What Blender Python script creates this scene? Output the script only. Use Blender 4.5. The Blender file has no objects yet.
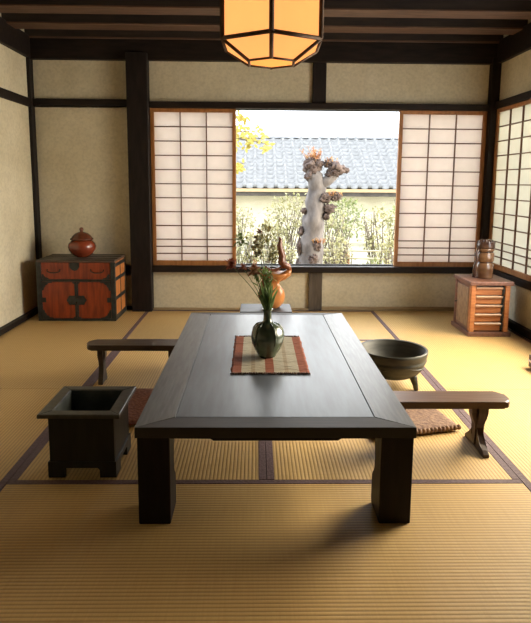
import bpy, bmesh, math, random
from mathutils import Vector, Matrix, noise
R = math.radians
col = bpy.context.scene.collection
sc = bpy.context.scene
random.seed(7)

# ------------------------------------------------------------------ materials
def lin(c):
    return tuple(((v/255)/12.92 if v/255 <= .04045 else ((v/255+.055)/1.055)**2.4) for v in c)

def new_mat(name):
    m = bpy.data.materials.new(name); m.use_nodes = True
    nt = m.node_tree; nt.nodes.clear()
    out = nt.nodes.new('ShaderNodeOutputMaterial')
    return m, nt, out

def N(nt, t, **k):
    n = nt.nodes.new(t)
    for a, v in k.items():
        if a.startswith('i_'): n.inputs[a[2:].replace('_', ' ')].default_value = v
        else: setattr(n, a, v)
    return n

def simple(name, c1, c2=None, rough=.5, scale=8, stretch=(1,1,1), bump=.0, spec=.5, metal=0, coat=0, detail=4, dist=.01, lo=.35, hi=.65, extra=None):
    """noise mixed two-tone material in object space"""
    m, nt, out = new_mat(name)
    b = N(nt, 'ShaderNodeBsdfPrincipled')
    b.inputs['Roughness'].default_value = rough
    b.inputs['Metallic'].default_value = metal
    b.inputs['Specular IOR Level'].default_value = spec
    b.inputs['Coat Weight'].default_value = coat
    b.inputs['Coat Roughness'].default_value = .25
    nt.links.new(b.outputs[0], out.inputs[0])
    c2 = c2 or c1
    tc = N(nt, 'ShaderNodeTexCoord'); mp = N(nt, 'ShaderNodeMapping')
    mp.inputs['Scale'].default_value = stretch
    nt.links.new(tc.outputs['Object'], mp.inputs[0])
    no = N(nt, 'ShaderNodeTexNoise'); no.inputs['Scale'].default_value = scale; no.inputs['Detail'].default_value = detail
    nt.links.new(mp.outputs[0], no.inputs['Vector'])
    mr = N(nt, 'ShaderNodeMapRange'); mr.inputs['From Min'].default_value = lo; mr.inputs['From Max'].default_value = hi
    nt.links.new(no.outputs['Fac'], mr.inputs['Value'])
    mx = N(nt, 'ShaderNodeMix', data_type='RGBA')
    mx.inputs['A'].default_value = (*c1, 1); mx.inputs['B'].default_value = (*c2, 1)
    nt.links.new(mr.outputs[0], mx.inputs['Factor'])
    nt.links.new(mx.outputs['Result'], b.inputs['Base Color'])
    if bump:
        bp = N(nt, 'ShaderNodeBump'); bp.inputs['Strength'].default_value = bump; bp.inputs['Distance'].default_value = dist
        nt.links.new(no.outputs['Fac'], bp.inputs['Height']); nt.links.new(bp.outputs[0], b.inputs['Normal'])
    return m

def plaster(name, c1, c2):
    m, nt, out = new_mat(name)
    b = N(nt, 'ShaderNodeBsdfPrincipled'); b.inputs['Roughness'].default_value = .9; b.inputs['Specular IOR Level'].default_value = .15
    nt.links.new(b.outputs[0], out.inputs[0])
    tc = N(nt, 'ShaderNodeTexCoord')
    a = N(nt, 'ShaderNodeTexNoise'); a.inputs['Scale'].default_value = 2.6; a.inputs['Detail'].default_value = 6; a.inputs['Roughness'].default_value = .65
    f = N(nt, 'ShaderNodeTexNoise'); f.inputs['Scale'].default_value = 55; f.inputs['Detail'].default_value = 3
    nt.links.new(tc.outputs['Object'], a.inputs['Vector']); nt.links.new(tc.outputs['Object'], f.inputs['Vector'])
    mr = N(nt, 'ShaderNodeMapRange'); mr.inputs['From Min'].default_value = .35; mr.inputs['From Max'].default_value = .68
    nt.links.new(a.outputs['Fac'], mr.inputs['Value'])
    mx = N(nt, 'ShaderNodeMix', data_type='RGBA'); mx.inputs['A'].default_value = (*c1, 1); mx.inputs['B'].default_value = (*c2, 1)
    nt.links.new(mr.outputs[0], mx.inputs['Factor'])
    m2 = N(nt, 'ShaderNodeMix', data_type='RGBA', blend_type='MULTIPLY'); m2.inputs['Factor'].default_value = .35
    nt.links.new(mx.outputs['Result'], m2.inputs['A'])
    cr = N(nt, 'ShaderNodeMapRange'); cr.inputs['From Min'].default_value = .3; cr.inputs['From Max'].default_value = .6; cr.inputs['To Min'].default_value = .6
    nt.links.new(f.outputs['Fac'], cr.inputs['Value'])
    nt.links.new(cr.outputs[0], m2.inputs['B'])
    nt.links.new(m2.outputs['Result'], b.inputs['Base Color'])
    bp = N(nt, 'ShaderNodeBump'); bp.inputs['Strength'].default_value = .35; bp.inputs['Distance'].default_value = .004
    nt.links.new(f.outputs['Fac'], bp.inputs['Height']); nt.links.new(bp.outputs[0], b.inputs['Normal'])
    return m

def tatami_mat_material():
    """woven rush: ribs run along the mat's long side (object x)"""
    m, nt, out = new_mat('rush_weave')
    b = N(nt, 'ShaderNodeBsdfPrincipled'); b.inputs['Roughness'].default_value = .55; b.inputs['Specular IOR Level'].default_value = .35
    nt.links.new(b.outputs[0], out.inputs[0])
    tc = N(nt, 'ShaderNodeTexCoord'); sp = N(nt, 'ShaderNodeSeparateXYZ'); nt.links.new(tc.outputs['Object'], sp.inputs[0])
    def math_(op, a, bb=None):
        n = N(nt, 'ShaderNodeMath', operation=op)
        if hasattr(a, 'links'): nt.links.new(a, n.inputs[0])
        else: n.inputs[0].default_value = a
        if bb is not None:
            if hasattr(bb, 'links'): nt.links.new(bb, n.inputs[1])
            else: n.inputs[1].default_value = bb
        return n.outputs[0]
    s = math_('MULTIPLY', sp.outputs['Y'], math.pi/.0145)
    s = math_('SINE', s); s = math_('ABSOLUTE', s)              # rounded ribs, dark groove at 0
    g = math_('POWER', s, .5)
    mpp = N(nt, 'ShaderNodeMapping'); mpp.inputs['Scale'].default_value = (160, 6, 1)
    nt.links.new(tc.outputs['Object'], mpp.inputs[0])
    no = N(nt, 'ShaderNodeTexNoise'); no.inputs['Scale'].default_value = 1; no.inputs['Detail'].default_value = 2
    nt.links.new(mpp.outputs[0], no.inputs['Vector'])
    big = N(nt, 'ShaderNodeTexNoise'); big.inputs['Scale'].default_value = 3; big.inputs['Detail'].default_value = 3
    nt.links.new(tc.outputs['Object'], big.inputs['Vector'])
    c = N(nt, 'ShaderNodeMix', data_type='RGBA'); c.inputs['A'].default_value = (.47, .305, .12, 1); c.inputs['B'].default_value = (.65, .455, .195, 1)
    nt.links.new(no.outputs['Fac'], c.inputs['Factor'])
    c2 = N(nt, 'ShaderNodeMix', data_type='RGBA'); c2.inputs['B'].default_value = (.60, .38, .13, 1)
    f2 = math_('MULTIPLY', big.outputs['Fac'], .6)
    nt.links.new(f2, c2.inputs['Factor']); nt.links.new(c.outputs['Result'], c2.inputs['A'])
    c3 = N(nt, 'ShaderNodeMix', data_type='RGBA'); c3.inputs['A'].default_value = (.28, .175, .07, 1)
    nt.links.new(g, c3.inputs['Factor']); nt.links.new(c2.outputs['Result'], c3.inputs['B'])
    nt.links.new(c3.outputs['Result'], b.inputs['Base Color'])
    bp = N(nt, 'ShaderNodeBump'); bp.inputs['Strength'].default_value = .38; bp.inputs['Distance'].default_value = .004
    nt.links.new(g, bp.inputs['Height']); nt.links.new(bp.outputs[0], b.inputs['Normal'])
    return m

def paper_mat(name, tint, dens=.62):
    m, nt, out = new_mat(name)
    d = N(nt, 'ShaderNodeBsdfDiffuse'); t = N(nt, 'ShaderNodeBsdfTranslucent')
    no = N(nt, 'ShaderNodeTexNoise'); no.inputs['Scale'].default_value = 18; no.inputs['Detail'].default_value = 5
    tc = N(nt, 'ShaderNodeTexCoord'); nt.links.new(tc.outputs['Object'], no.inputs['Vector'])
    mx = N(nt, 'ShaderNodeMix', data_type='RGBA'); mx.inputs['A'].default_value = (*[v*.9 for v in tint], 1); mx.inputs['B'].default_value = (*tint, 1)
    nt.links.new(no.outputs['Fac'], mx.inputs['Factor'])
    for q in (d, t): nt.links.new(mx.outputs['Result'], q.inputs['Color'])
    ms = N(nt, 'ShaderNodeMixShader'); ms.inputs[0].default_value = dens
    nt.links.new(d.outputs[0], ms.inputs[1]); nt.links.new(t.outputs[0], ms.inputs[2]); nt.links.new(ms.outputs[0], out.inputs[0])
    return m

def glow_paper(name, c, strength):
    m, nt, out = new_mat(name)
    e = N(nt, 'ShaderNodeEmission'); d = N(nt, 'ShaderNodeBsdfTranslucent')
    d.inputs['Color'].default_value = (.8, .6, .4, 1)
    no = N(nt, 'ShaderNodeTexNoise'); no.inputs['Scale'].default_value = 9; no.inputs['Detail'].default_value = 5
    tc = N(nt, 'ShaderNodeTexCoord'); nt.links.new(tc.outputs['Object'], no.inputs['Vector'])
    mr = N(nt, 'ShaderNodeMapRange'); mr.inputs['To Min'].default_value = strength*.88; mr.inputs['To Max'].default_value = strength*1.12
    nt.links.new(no.outputs['Fac'], mr.inputs['Value']); nt.links.new(mr.outputs[0], e.inputs['Strength'])
    e.inputs['Color'].default_value = (*c, 1)
    a = N(nt, 'ShaderNodeAddShader'); nt.links.new(e.outputs[0], a.inputs[0]); nt.links.new(d.outputs[0], a.inputs[1])
    nt.links.new(a.outputs[0], out.inputs[0])
    return m

def leaf_mat(name, c1, c2, rough=.5, trans=.45):
    m, nt, out = new_mat(name)
    b = N(nt, 'ShaderNodeBsdfPrincipled'); b.inputs['Roughness'].default_value = rough
    t = N(nt, 'ShaderNodeBsdfTranslucent')
    no = N(nt, 'ShaderNodeTexNoise'); no.inputs['Scale'].default_value = 14
    tc = N(nt, 'ShaderNodeTexCoord'); nt.links.new(tc.outputs['Object'], no.inputs['Vector'])
    mr = N(nt, 'ShaderNodeMapRange'); mr.inputs['From Min'].default_value = .35; mr.inputs['From Max'].default_value = .65
    nt.links.new(no.outputs['Fac'], mr.inputs['Value'])
    mx = N(nt, 'ShaderNodeMix', data_type='RGBA'); mx.inputs['A'].default_value = (*c1, 1); mx.inputs['B'].default_value = (*c2, 1)
    nt.links.new(mr.outputs[0], mx.inputs['Factor'])
    nt.links.new(mx.outputs['Result'], b.inputs['Base Color']); nt.links.new(mx.outputs['Result'], t.inputs['Color'])
    ms = N(nt, 'ShaderNodeMixShader'); ms.inputs[0].default_value = trans
    nt.links.new(b.outputs[0], ms.inputs[1]); nt.links.new(t.outputs[0], ms.inputs[2]); nt.links.new(ms.outputs[0], out.inputs[0])
    return m

def stripes_mat():
    """rag-woven table mat: red bands and cream bands running front to back (object x)"""
    m, nt, out = new_mat('rag_weave')
    b = N(nt, 'ShaderNodeBsdfPrincipled'); b.inputs['Roughness'].default_value = .9; b.inputs['Specular IOR Level'].default_value = .1
    nt.links.new(b.outputs[0], out.inputs[0])
    tc = N(nt, 'ShaderNodeTexCoord'); sp = N(nt, 'ShaderNodeSeparateXYZ'); nt.links.new(tc.outputs['Object'], sp.inputs[0])
    mr = N(nt, 'ShaderNodeMapRange'); mr.inputs['From Min'].default_value = -.165; mr.inputs['From Max'].default_value = .165
    nt.links.new(sp.outputs['X'], mr.inputs['Value'])
    cr = N(nt, 'ShaderNodeValToRGB'); cr.color_ramp.interpolation = 'CONSTANT'
    red = (.34, .12, .075, 1); cream = (.54, .49, .38, 1); tan = (.44, .36, .26, 1)
    pts = [(0, red), (.14, cream), (.26, tan), (.31, cream), (.44, red), (.55, cream), (.68, tan), (.73, cream), (.86, red)]
    el = cr.color_ramp.elements
    el[0].position = 0; el[0].color = red; el[1].position = .14; el[1].color = cream
    for p_, c_ in pts[2:]:
        e = el.new(p_); e.color = c_
    nt.links.new(mr.outputs[0], cr.inputs[0])
    wv = N(nt, 'ShaderNodeTexWave', wave_type='BANDS', bands_direction='Y'); wv.inputs['Scale'].default_value = 20; wv.inputs['Distortion'].default_value = 3.5; wv.inputs['Detail'].default_value = 2
    nt.links.new(tc.outputs['Object'], wv.inputs['Vector'])
    mx = N(nt, 'ShaderNodeMix', data_type='RGBA', blend_type='MULTIPLY'); mx.inputs['Factor'].default_value = .7
    nt.links.new(cr.outputs[0], mx.inputs['A']); nt.links.new(wv.outputs['Color'], mx.inputs['B'])
    nt.links.new(mx.outputs['Result'], b.inputs['Base Color'])
    bp = N(nt, 'ShaderNodeBump'); bp.inputs['Strength'].default_value = .6; bp.inputs['Distance'].default_value = .004
    nt.links.new(wv.outputs['Fac'], bp.inputs['Height']); nt.links.new(bp.outputs[0], b.inputs['Normal'])
    return m

M = {}
M['plaster'] = plaster('aged_plaster', (.60, .535, .385), (.70, .64, .49))
M['post'] = simple('dark_post', (.009, .0062, .0058), (.017, .0115, .0098), .6, 6, (6,6,1), .15, .22)
M['beam'] = simple('dark_beam', (.010, .0066, .0058), (.020, .0125, .0095), .6, 6, (1,6,6), .15, .22)
M['greypost'] = simple('weathered_post', (.075, .058, .045), (.12, .095, .072), .6, 6, (6,6,1), .2, .3)
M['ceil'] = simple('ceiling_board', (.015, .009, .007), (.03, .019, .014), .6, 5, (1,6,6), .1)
M['joist_lit'] = simple('joist_wood_lit', (.075, .038, .024), (.12, .064, .04), .7, 6, (1,8,8), .1)
M['shoji'] = simple('shoji_wood', (.29, .115, .03), (.40, .17, .05), .5, 8, (6,6,1), .1)
M['muntin'] = simple('muntin_wood', (.10, .045, .026), (.16, .072, .042), .5, 8, (6,6,1), .1)
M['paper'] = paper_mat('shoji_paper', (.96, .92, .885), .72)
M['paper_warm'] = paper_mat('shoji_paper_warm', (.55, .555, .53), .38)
M['rush'] = tatami_mat_material()
M['heri'] = simple('heri_cloth', (.085, .048, .058), (.13, .08, .09), .75, 90, (1,1,1), .2)
M['under'] = simple('floor_board', (.12, .07, .04), (.16, .1, .06), .6, 5, (1,8,1))
M['black_lacquer_sky_tint'] = simple('table_lacquer_sky_tint', (.024, .033, .048), (.042, .056, .078), .56, 5, (9,1,1), .06, .9, coat=.30, dist=.004)  # bluish base colour stands in for the sky's reflection on the tabletop
M['table_frame'] = simple('table_frame_grain', (.022, .022, .022), (.055, .055, .054), .52, 7, (14,1.2,1), .35, .9, coat=.22, dist=.003)
M['table_front'] = simple('table_front_board', (.014, .011, .010), (.022, .016, .014), .6, 6, (1.2,14,1), .15, .45, dist=.003)
M['table_leg'] = simple('table_leg_wood', (.007, .0038, .0042), (.013, .007, .0068), .55, 6, (9,9,1), .1, .2)
M['groove'] = simple('groove_shadow_wood', (.004, .003, .003), (.006, .005, .005), .9, spec=.05)
M['brazier'] = simple('brazier_wood', (.008, .008, .0075), (.016, .016, .0135), .42, 5, (8,8,1), .1, .35)
M['brim'] = simple('brazier_rim', (.016, .017, .016), (.032, .034, .031), .36, 5, (8,8,1), .1, .9)
M['copper'] = simple('aged_lining', (.05, .055, .05), (.11, .12, .11), .45, 12, (1,1,1), .1, .5, metal=.5)
M['armdark'] = simple('armrest_dark', (.04, .026, .018), (.068, .044, .03), .36, 6, (1,9,9), .08, .5)
M['armbrown'] = simple('armrest_brown', (.070, .032, .015), (.105, .05, .024), .38, 6, (1,9,9), .08, .5)
M['armleg'] = simple('armrest_leg', (.04, .018, .013), (.07, .033, .022), .4, 6, (9,9,1), .08, .5)
M['bowl'] = simple('bowl_bronze', (.022, .022, .017), (.055, .055, .042), .48, 9, (1,1,4), .2, .5, metal=.2)
M['bowl_in'] = simple('bowl_inside', (.035, .033, .025), (.085, .08, .062), .55, 5, (1,1,6), .15)
M['lacquer'] = simple('red_lacquer', (.155, .020, .007), (.30, .048, .011), .3, 5, (9,9,1.2), .05, .5)
M['iron'] = simple('wrought_iron', (.02, .022, .022), (.045, .048, .046), .5, 20, (1,1,1), .2, .5, metal=.4)
M['chestside'] = simple('chest_side_wood', (.36, .12, .03), (.52, .20, .055), .4, 6, (1,6,1.2), .05)
M['chesttop'] = simple('chest_top_wood', (.05, .032, .026), (.11, .07, .055), .35, 6, (1,9,9), .08)
M['jar'] = simple('jar_lacquer', (.17, .028, .012), (.27, .055, .02), .2, 3, (1,1,6), .0, .6, coat=.4)
M['jarlid'] = simple('jar_lid', (.075, .02, .010), (.14, .04, .018), .25, 3, (1,1,6), .0, .6)
M['teawood'] = simple('tea_chest_wood', (.36, .125, .042), (.52, .21, .075), .4, 6, (1,9,9), .08)
M['teadark'] = simple('tea_chest_dark', (.13, .055, .035), (.21, .095, .06), .38, 6, (9,1,9), .08)
M['tealip'] = simple('drawer_lip_wood', (.34, .19, .11), (.45, .27, .16), .35, 8, (1,9,9), .05)
M['teapanel'] = simple('tea_chest_panel', (.20, .12, .06), (.32, .20, .11), .5, 40, (1,1,.6), .3)
M['figure'] = simple('carved_figure', (.14, .065, .03), (.24, .125, .062), .16, 7, (1,1,3), .05, .6, coat=.4)
M['figdark'] = simple('carved_figure_dark', (.045, .02, .014), (.08, .038, .024), .25, 7, (1,1,2), .1, .6)
M['celadon'] = simple('green_glaze', (.035, .055, .033), (.08, .105, .062), .22, 9, (1,1,1), .0, .6, coat=.3)
M['rootwood'] = simple('root_wood', (.31, .105, .027), (.45, .18, .05), .33, 7, (2,2,.6), .05, .6)
M['rootdark'] = simple('root_wood_dark', (.10, .032, .018), (.22, .07, .03), .35, 9, (2,2,1), .1, .6)
M['stand'] = simple('stand_top', (.035, .034, .037), (.055, .054, .058), .6, 6, (1,9,9), .05)
M['rag'] = stripes_mat()
M['fringe'] = simple('mat_fringe', (.05, .028, .022), (.12, .07, .05), .9, 60)
M['cushL'] = simple('cushion_red', (.12, .035, .018), (.22, .075, .035), .85, 70, (1,1,1), .5)
M['cushR'] = simple('cushion_mauve', (.11, .055, .045), (.27, .165, .10), .85, 60, (1,1,1), .4)
M['cushRrib'] = simple('cushion_rope', (.15, .08, .06), (.33, .21, .13), .85, 60, (1,1,1), .4)
M['lampwood'] = simple('lamp_wood', (.05, .022, .010), (.09, .04, .017), .75, 8, (6,6,1))
M['lamppaper'] = glow_paper('lamp_paper', (1.0, .50, .19), .48)
M['lamppaper2'] = glow_paper('lamp_paper_base', (1.0, .44, .12), .56)
M['cord'] = simple('cord', (.02, .015, .012), rough=.7)
M['stem'] = simple('stem_green', (.045, .10, .035), (.10, .16, .06), .6, 20)
M['leafg'] = leaf_mat('leaf_green', (.11, .18, .05), (.24, .33, .12))
M['redfl'] = leaf_mat('flower_dusty_red', (.28, .06, .045), (.42, .18, .11))
M['pinkfl'] = leaf_mat('flower_brown_pink', (.34, .16, .09), (.48, .27, .17))
M['palefl'] = leaf_mat('flower_pale', (.46, .47, .30), (.70, .68, .52))
M['olive'] = leaf_mat('seed_olive', (.32, .32, .15), (.50, .47, .28))
M['kawara'] = simple('grey_roof_tile', (.12, .12, .12), (.18, .18, .18), .6, 9, (1,1,1), .1)
M['ridge'] = simple('ridge_tile', (.22, .23, .25), (.32, .33, .35), .5, 9)
M['fascia'] = simple('fascia_wood', (.30, .21, .11), (.40, .29, .16), .7, 9, (1,8,8))
M['eave'] = simple('eave_dark', (.03, .025, .02), (.06, .05, .04), .8, 9)
M['gwall'] = plaster('garden_wall_plaster', (.58, .53, .39), (.66, .61, .47))
M['soil'] = simple('garden_ground', (.28, .26, .19), (.40, .38, .29), .95, 3, (1,1,1), .3)
M['bark'] = simple('pale_bark', (.075, .068, .068), (.155, .142, .142), .85, 11, (1,1,.5), .6, .2, dist=.02)
M['burl'] = simple('burl_bark', (.045, .032, .030), (.12, .092, .085), .9, 16, (1,1,1), .9, .2, dist=.03)
M['twig'] = leaf_mat('young_shoots', (.30, .11, .05), (.42, .24, .08), trans=.3)
M['yellowleaf'] = leaf_mat('leaf_yellow', (.30, .23, .035), (.40, .36, .09), trans=.4)
M['shrub'] = leaf_mat('shrub_pale', (.16, .155, .055), (.42, .39, .21), trans=.4)
M['shrubd'] = leaf_mat('shrub_green', (.10, .13, .04), (.34, .36, .15), trans=.35)
M['branch'] = simple('branch_bark', (.07, .052, .038), (.16, .13, .10), .85, 12, (1,1,1), .3)
M['bamboo'] = simple('bamboo_pale', (.2, .18, .11), (.3, .27, .18), .5, 9, (1,6,6))
M['fpost'] = simple('fence_post', (.20, .07, .035), (.28, .11, .05), .7, 9, (6,6,1))
M['silver'] = simple('silver_fitting', (.45, .43, .42), (.55, .53, .5), .3, 9, metal=.8)

# ------------------------------------------------------------------ mesh builder
class MB:
    def __init__(s): s.v = []; s.f = []; s.smooth = []
    def add(s, vs, fs, smooth=False):
        o = len(s.v); s.v += [tuple(v) for v in vs]; s.f += [tuple(i+o for i in f) for f in fs]; s.smooth += [smooth]*len(fs); return s
    def bm(s, bm, smooth=False, mat=None):
        bm.verts.ensure_lookup_table(); bm.verts.index_update()
        vs = [(mat @ v.co if mat else v.co.copy()) for v in bm.verts]
        s.add(vs, [[v.index for v in f.verts] for f in bm.faces], smooth); bm.free(); return s
    def box(s, a, b, bev=0, seg=2, mat=None):
        a, b = [min(p) for p in zip(a, b)], [max(p) for p in zip(a, b)]
        bm = bmesh.new(); bmesh.ops.create_cube(bm, size=1)
        for v in bm.verts:
            for i in range(3): v.co[i] = a[i] if v.co[i] < 0 else b[i]
        if bev:
            bmesh.ops.bevel(bm, geom=bm.edges[:], offset=bev, segments=seg, profile=.5, affect='EDGES')
        return s.bm(bm, False, mat)
    def prism(s, pts, axis, a, b, bev=0, mat=None, smooth=False):
        """extrude polygon along axis; pts in the other two axes (cyclic order x<y<z kept)"""
        def mk(p, t):
            return {0: (t, p[0], p[1]), 1: (p[0], t, p[1]), 2: (p[0], p[1], t)}[axis]
        bm = bmesh.new()
        lo = [bm.verts.new(mk(p, a)) for p in pts]; hi = [bm.verts.new(mk(p, b)) for p in pts]
        n = len(pts); f1 = bm.faces.new(lo); f2 = bm.faces.new(hi[::-1])
        for i in range(n): bm.faces.new((lo[i], hi[i], hi[(i+1) % n], lo[(i+1) % n]))
        if bev:
            bmesh.ops.bevel(bm, geom=list(set(list(f1.edges)+list(f2.edges))), offset=bev, segments=2, profile=.5, affect='EDGES')
        bmesh.ops.recalc_face_normals(bm, faces=bm.faces[:])
        return s.bm(bm, smooth, mat)
    def lathe(s, prof, c=(0,0,0), n=40, sx=1, sy=1, fn=None):
        """prof: (r,z); closed ends if r==0"""
        vs = []; fs = []
        for r, z in prof:
            for k in range(n):
                t = 2*math.pi*k/n
                rr = r*(fn(t, z) if fn else 1)
                vs.append((c[0]+rr*math.cos(t)*sx, c[1]+rr*math.sin(t)*sy, c[2]+z))
        for i in range(len(prof)-1):
            for k in range(n):
                k2 = (k+1) % n
                fs.append((i*n+k, i*n+k2, (i+1)*n+k2, (i+1)*n+k))
        return s.add(vs, fs, True)
    def tube(s, pts, rad, n=8, cap=True, flat=1.0):
        pts = [Vector(p) for p in pts]; vs = []; fs = []
        if not hasattr(rad, '__len__'): rad = [rad]*len(pts)
        up = Vector((0, 0, 1)); d0 = (pts[1]-pts[0]).normalized()
        if abs(d0.dot(up)) > .9: up = Vector((1, 0, 0))
        for i, p in enumerate(pts):
            d = (pts[min(i+1, len(pts)-1)]-pts[max(i-1, 0)]).normalized()
            x = d.cross(up).normalized(); y = x.cross(d).normalized(); up = y
            for k in range(n):
                t = 2*math.pi*k/n
                vs.append(p+x*math.cos(t)*rad[i]+y*math.sin(t)*rad[i]*flat)
        for i in range(len(pts)-1):
            for k in range(n):
                k2 = (k+1) % n; fs.append((i*n+k, i*n+k2, (i+1)*n+k2, (i+1)*n+k))
        if cap: fs.append(tuple(range(n))[::-1]); m = (len(pts)-1)*n; fs.append(tuple(range(m, m+n)))
        return s.add(vs, fs, True)
    def blob(s, c, r, sub=3, amp=0, freq=6, seed=0, sc_=(1,1,1), oct_=3):
        bm = bmesh.new(); bmesh.ops.create_icosphere(bm, subdivisions=sub, radius=1)
        for v in bm.verts:
            d = v.co.normalized()
            k = 1
            if amp:
                q = d*freq*.5+Vector((seed*3.1, seed*1.7, seed))
                k += amp*noise.fractal(q, 1, 2, oct_)
            v.co = Vector((c[0]+d.x*r*k*sc_[0], c[1]+d.y*r*k*sc_[1], c[2]+d.z*r*k*sc_[2]))
        return s.bm(bm, True)
    def leaf(s, p, d, up, L, W):
        """a cupped pointed leaf of four quads"""
        d = d.normalized(); x = d.cross(up)
        if x.length < 1e-3: x = d.cross(Vector((1, 0, 0)))
        x.normalize(); n = x.cross(d)
        row = [(0, .0), (.3, .42), (.65, .45), (1, 0)]
        a = p; b1 = p+d*L*.35+x*W*.5+n*L*.07; b2 = p+d*L*.35-x*W*.5+n*L*.07; m1 = p+d*L*.4-n*L*.02; e = p+d*L-n*L*.1
        c1 = p+d*L*.7+x*W*.36+n*L*.02; c2 = p+d*L*.7-x*W*.36+n*L*.02; m2 = p+d*L*.72-n*L*.05
        s.add([a, b1, m1, b2, c1, m2, c2, e], [(0, 1, 2), (0, 2, 3), (1, 4, 5, 2), (2, 5, 6, 3), (4, 7, 5), (5, 7, 6)], True)
        return s
    def build(s, name, mat, parent=None, origin=None, bevel=0):
        me = bpy.data.meshes.new(name)
        if origin is None: origin = (0, 0, 0) if parent is None else worg(parent)
        me.from_pydata([tuple(v[i]-origin[i] for i in range(3)) for v in s.v], [], s.f)
        me.polygons.foreach_set('use_smooth', s.smooth)
        bm = bmesh.new(); bm.from_mesh(me); bmesh.ops.recalc_face_normals(bm, faces=bm.faces[:]); bm.to_mesh(me); bm.free()
        me.materials.append(mat); me.update()
        o = bpy.data.objects.new(name, me); col.objects.link(o)
        if parent: o.parent = parent; WO[o] = worg(parent)
        else: o.location = origin; WO[o] = tuple(origin)
        return o
WO = {}
def worg(o): return WO[o]

def thing(name, label, cat, loc, group=None):
    o = bpy.data.objects.new(name, None); o.empty_display_size = .1; col.objects.link(o); o.location = loc; WO[o] = tuple(loc)
    return tag(o, label, cat, group)
def tag(o, label, cat, group=None):
    o['label'] = label; o['category'] = cat
    if group: o['group'] = group
    return o
def struct(o): o['kind'] = 'structure'; return o

# ------------------------------------------------------------------ room numbers
YB = 2.88; XL = -1.90; XR = 1.955; YF = -4.0; m = .955
HB = 2.075; HT = 2.233

# ---- floor and tatami
struct(MB().box((XL-.15, YF-.1, -.12), (XR+.15, YB+.1, -.062)).build('floor', M['under']))

def tatami(cx, cy, along, label, hx=True):
    """along 'x' or 'y'; the mesh is built with its long side on local x"""
    L, W, T = 2*m, m, .055
    o = thing('tatami_mat', label, 'tatami mat', (cx, cy, -T), 'tatami mats covering the floor')
    if along == 'y': o.rotation_euler = (0, 0, R(90))
    g = .0012; he = .029
    a = MB().box((cx-L/2+g, cy-W/2+he-.002, -T), (cx+L/2-g, cy+W/2-he+.002, 0), .001, 1).build('rush_surface', M['rush'], o, origin=(cx, cy, -T))
    for s_ in (-1, 1):
        MB().box((cx-L/2+g, cy+s_*(W/2-.0008), -T), (cx+L/2-g, cy+s_*(W/2-he), .0016), .0008, 1).build('border', M['heri'], o, origin=(cx, cy, -T))
    return o
tatami(0, -m/2, 'x', 'straw tatami mat crosswise in the foreground, under the two front table legs')
tatami(-m/2, m, 'y', 'straw tatami mat lengthwise under the left half of the table and the brazier box')
tatami(m/2, m, 'y', 'straw tatami mat lengthwise under the right half of the table and the right armrest')
tatami(-1.5*m, 0, 'y', 'straw tatami mat along the left wall, nearer the viewer, left of the brazier box')
tatami(-1.5*m, 2*m, 'y', 'straw tatami mat along the left wall with the red chest standing on it')
tatami(1.5*m, 0, 'y', 'straw tatami mat at the right edge, nearer the viewer than the tea chest')
tatami(1.5*m, 2*m, 'y', 'bright straw tatami mat by the right wall with the small tea chest on it')
tatami(0, 2.5*m, 'x', 'straw tatami mat crosswise behind the table, against the wall under the window')
tatami(0, -1.5*m, 'x', 'straw tatami mat crosswise just behind the foreground mat, at the viewer')

# ---- walls (plaster)
T = .09
def wallpiece(mb, a, b): return mb.box(a, b)
w = MB()
for x0, x1, z0, z1 in ((XL-T, XR+T, -.06, .389), (XL-T, -.926, .3, 1.72), (1.885, XR+T, .3, 1.72), (XL-T, XR+T, 1.70, 2.5)):
    w.box((x0, YB+.02, z0), (x1, YB+.02+T, z1))
struct(w.build('wall_back', M['plaster']))
struct(MB().box((XL-T, YF, -.06), (XL, YB+.02, 2.5)).build('wall_left', M['plaster']))
RW0, RW1 = .35, 2.80           # window band of the right wall
w = MB()
w.box((XR, YF, -.06), (XR+T, YB+.02, .40)); w.box((XR, YF, 1.73), (XR+T, YB+.02, 2.5))
w.box((XR, YF, .40), (XR+T, RW0, 1.73)); w.box((XR, RW1, .40), (XR+T, YB+.02, 1.73))
struct(w.build('wall_right', M['plaster']))
# behind the viewer
w = MB(); w.box((XL-T, YF-T, -.06), (XR+T, YF, 2.5))
struct(w.build('wall_front', M['plaster']))

# ---- posts and beams of the back wall
tn = [0]
def trim(a, b, mat, bev=.004, mb=None):
    tn[0] += 1
    o = (mb or MB().box(a, b, bev, 1)).build('trim_%d' % tn[0], mat); struct(o); return o
trim((-1.097, 2.80, 0), (-.926, 2.97, HB+.05), M['post'])
trim((-1.955, 2.83, 0), (-1.872, 2.96, HB+.05), M['post'])
trim((1.885, 2.83, 0), (1.99, 2.96, HB+.05), M['post'])
trim((XL-.02, 2.845, HB), (XR+.02, 3.0, HT+.02), M['beam'])              # head beam
trim((-1.875, 2.855, 1.709), (-1.097, 2.95, 1.765), M['beam'])           # left rail
trim((-.926, 2.84, 1.70), (1.888, 2.985, 1.750), M['beam'])              # lintel
trim((-.926, 2.83, .337), (1.888, 3.02, .389), M['beam'])                # sill beam
trim((.418, 2.872, 1.748), (.530, 2.95, HB+.01), M['post'])
trim((.415, 2.872, 0), (.532, 2.95, .34), M['greypost'])
struct(MB().box((-1.875, 2.87, 0), (-1.097, 2.905, .028), .002, 1).build('baseboard_back', M['post']))
struct(MB().box((-.926, 2.872, 0), (.415, 2.905, .016), .002, 1).box((.532, 2.872, 0), (1.888, 2.905, .03), .002, 1).build('baseboard_back', M['fascia']))
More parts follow.
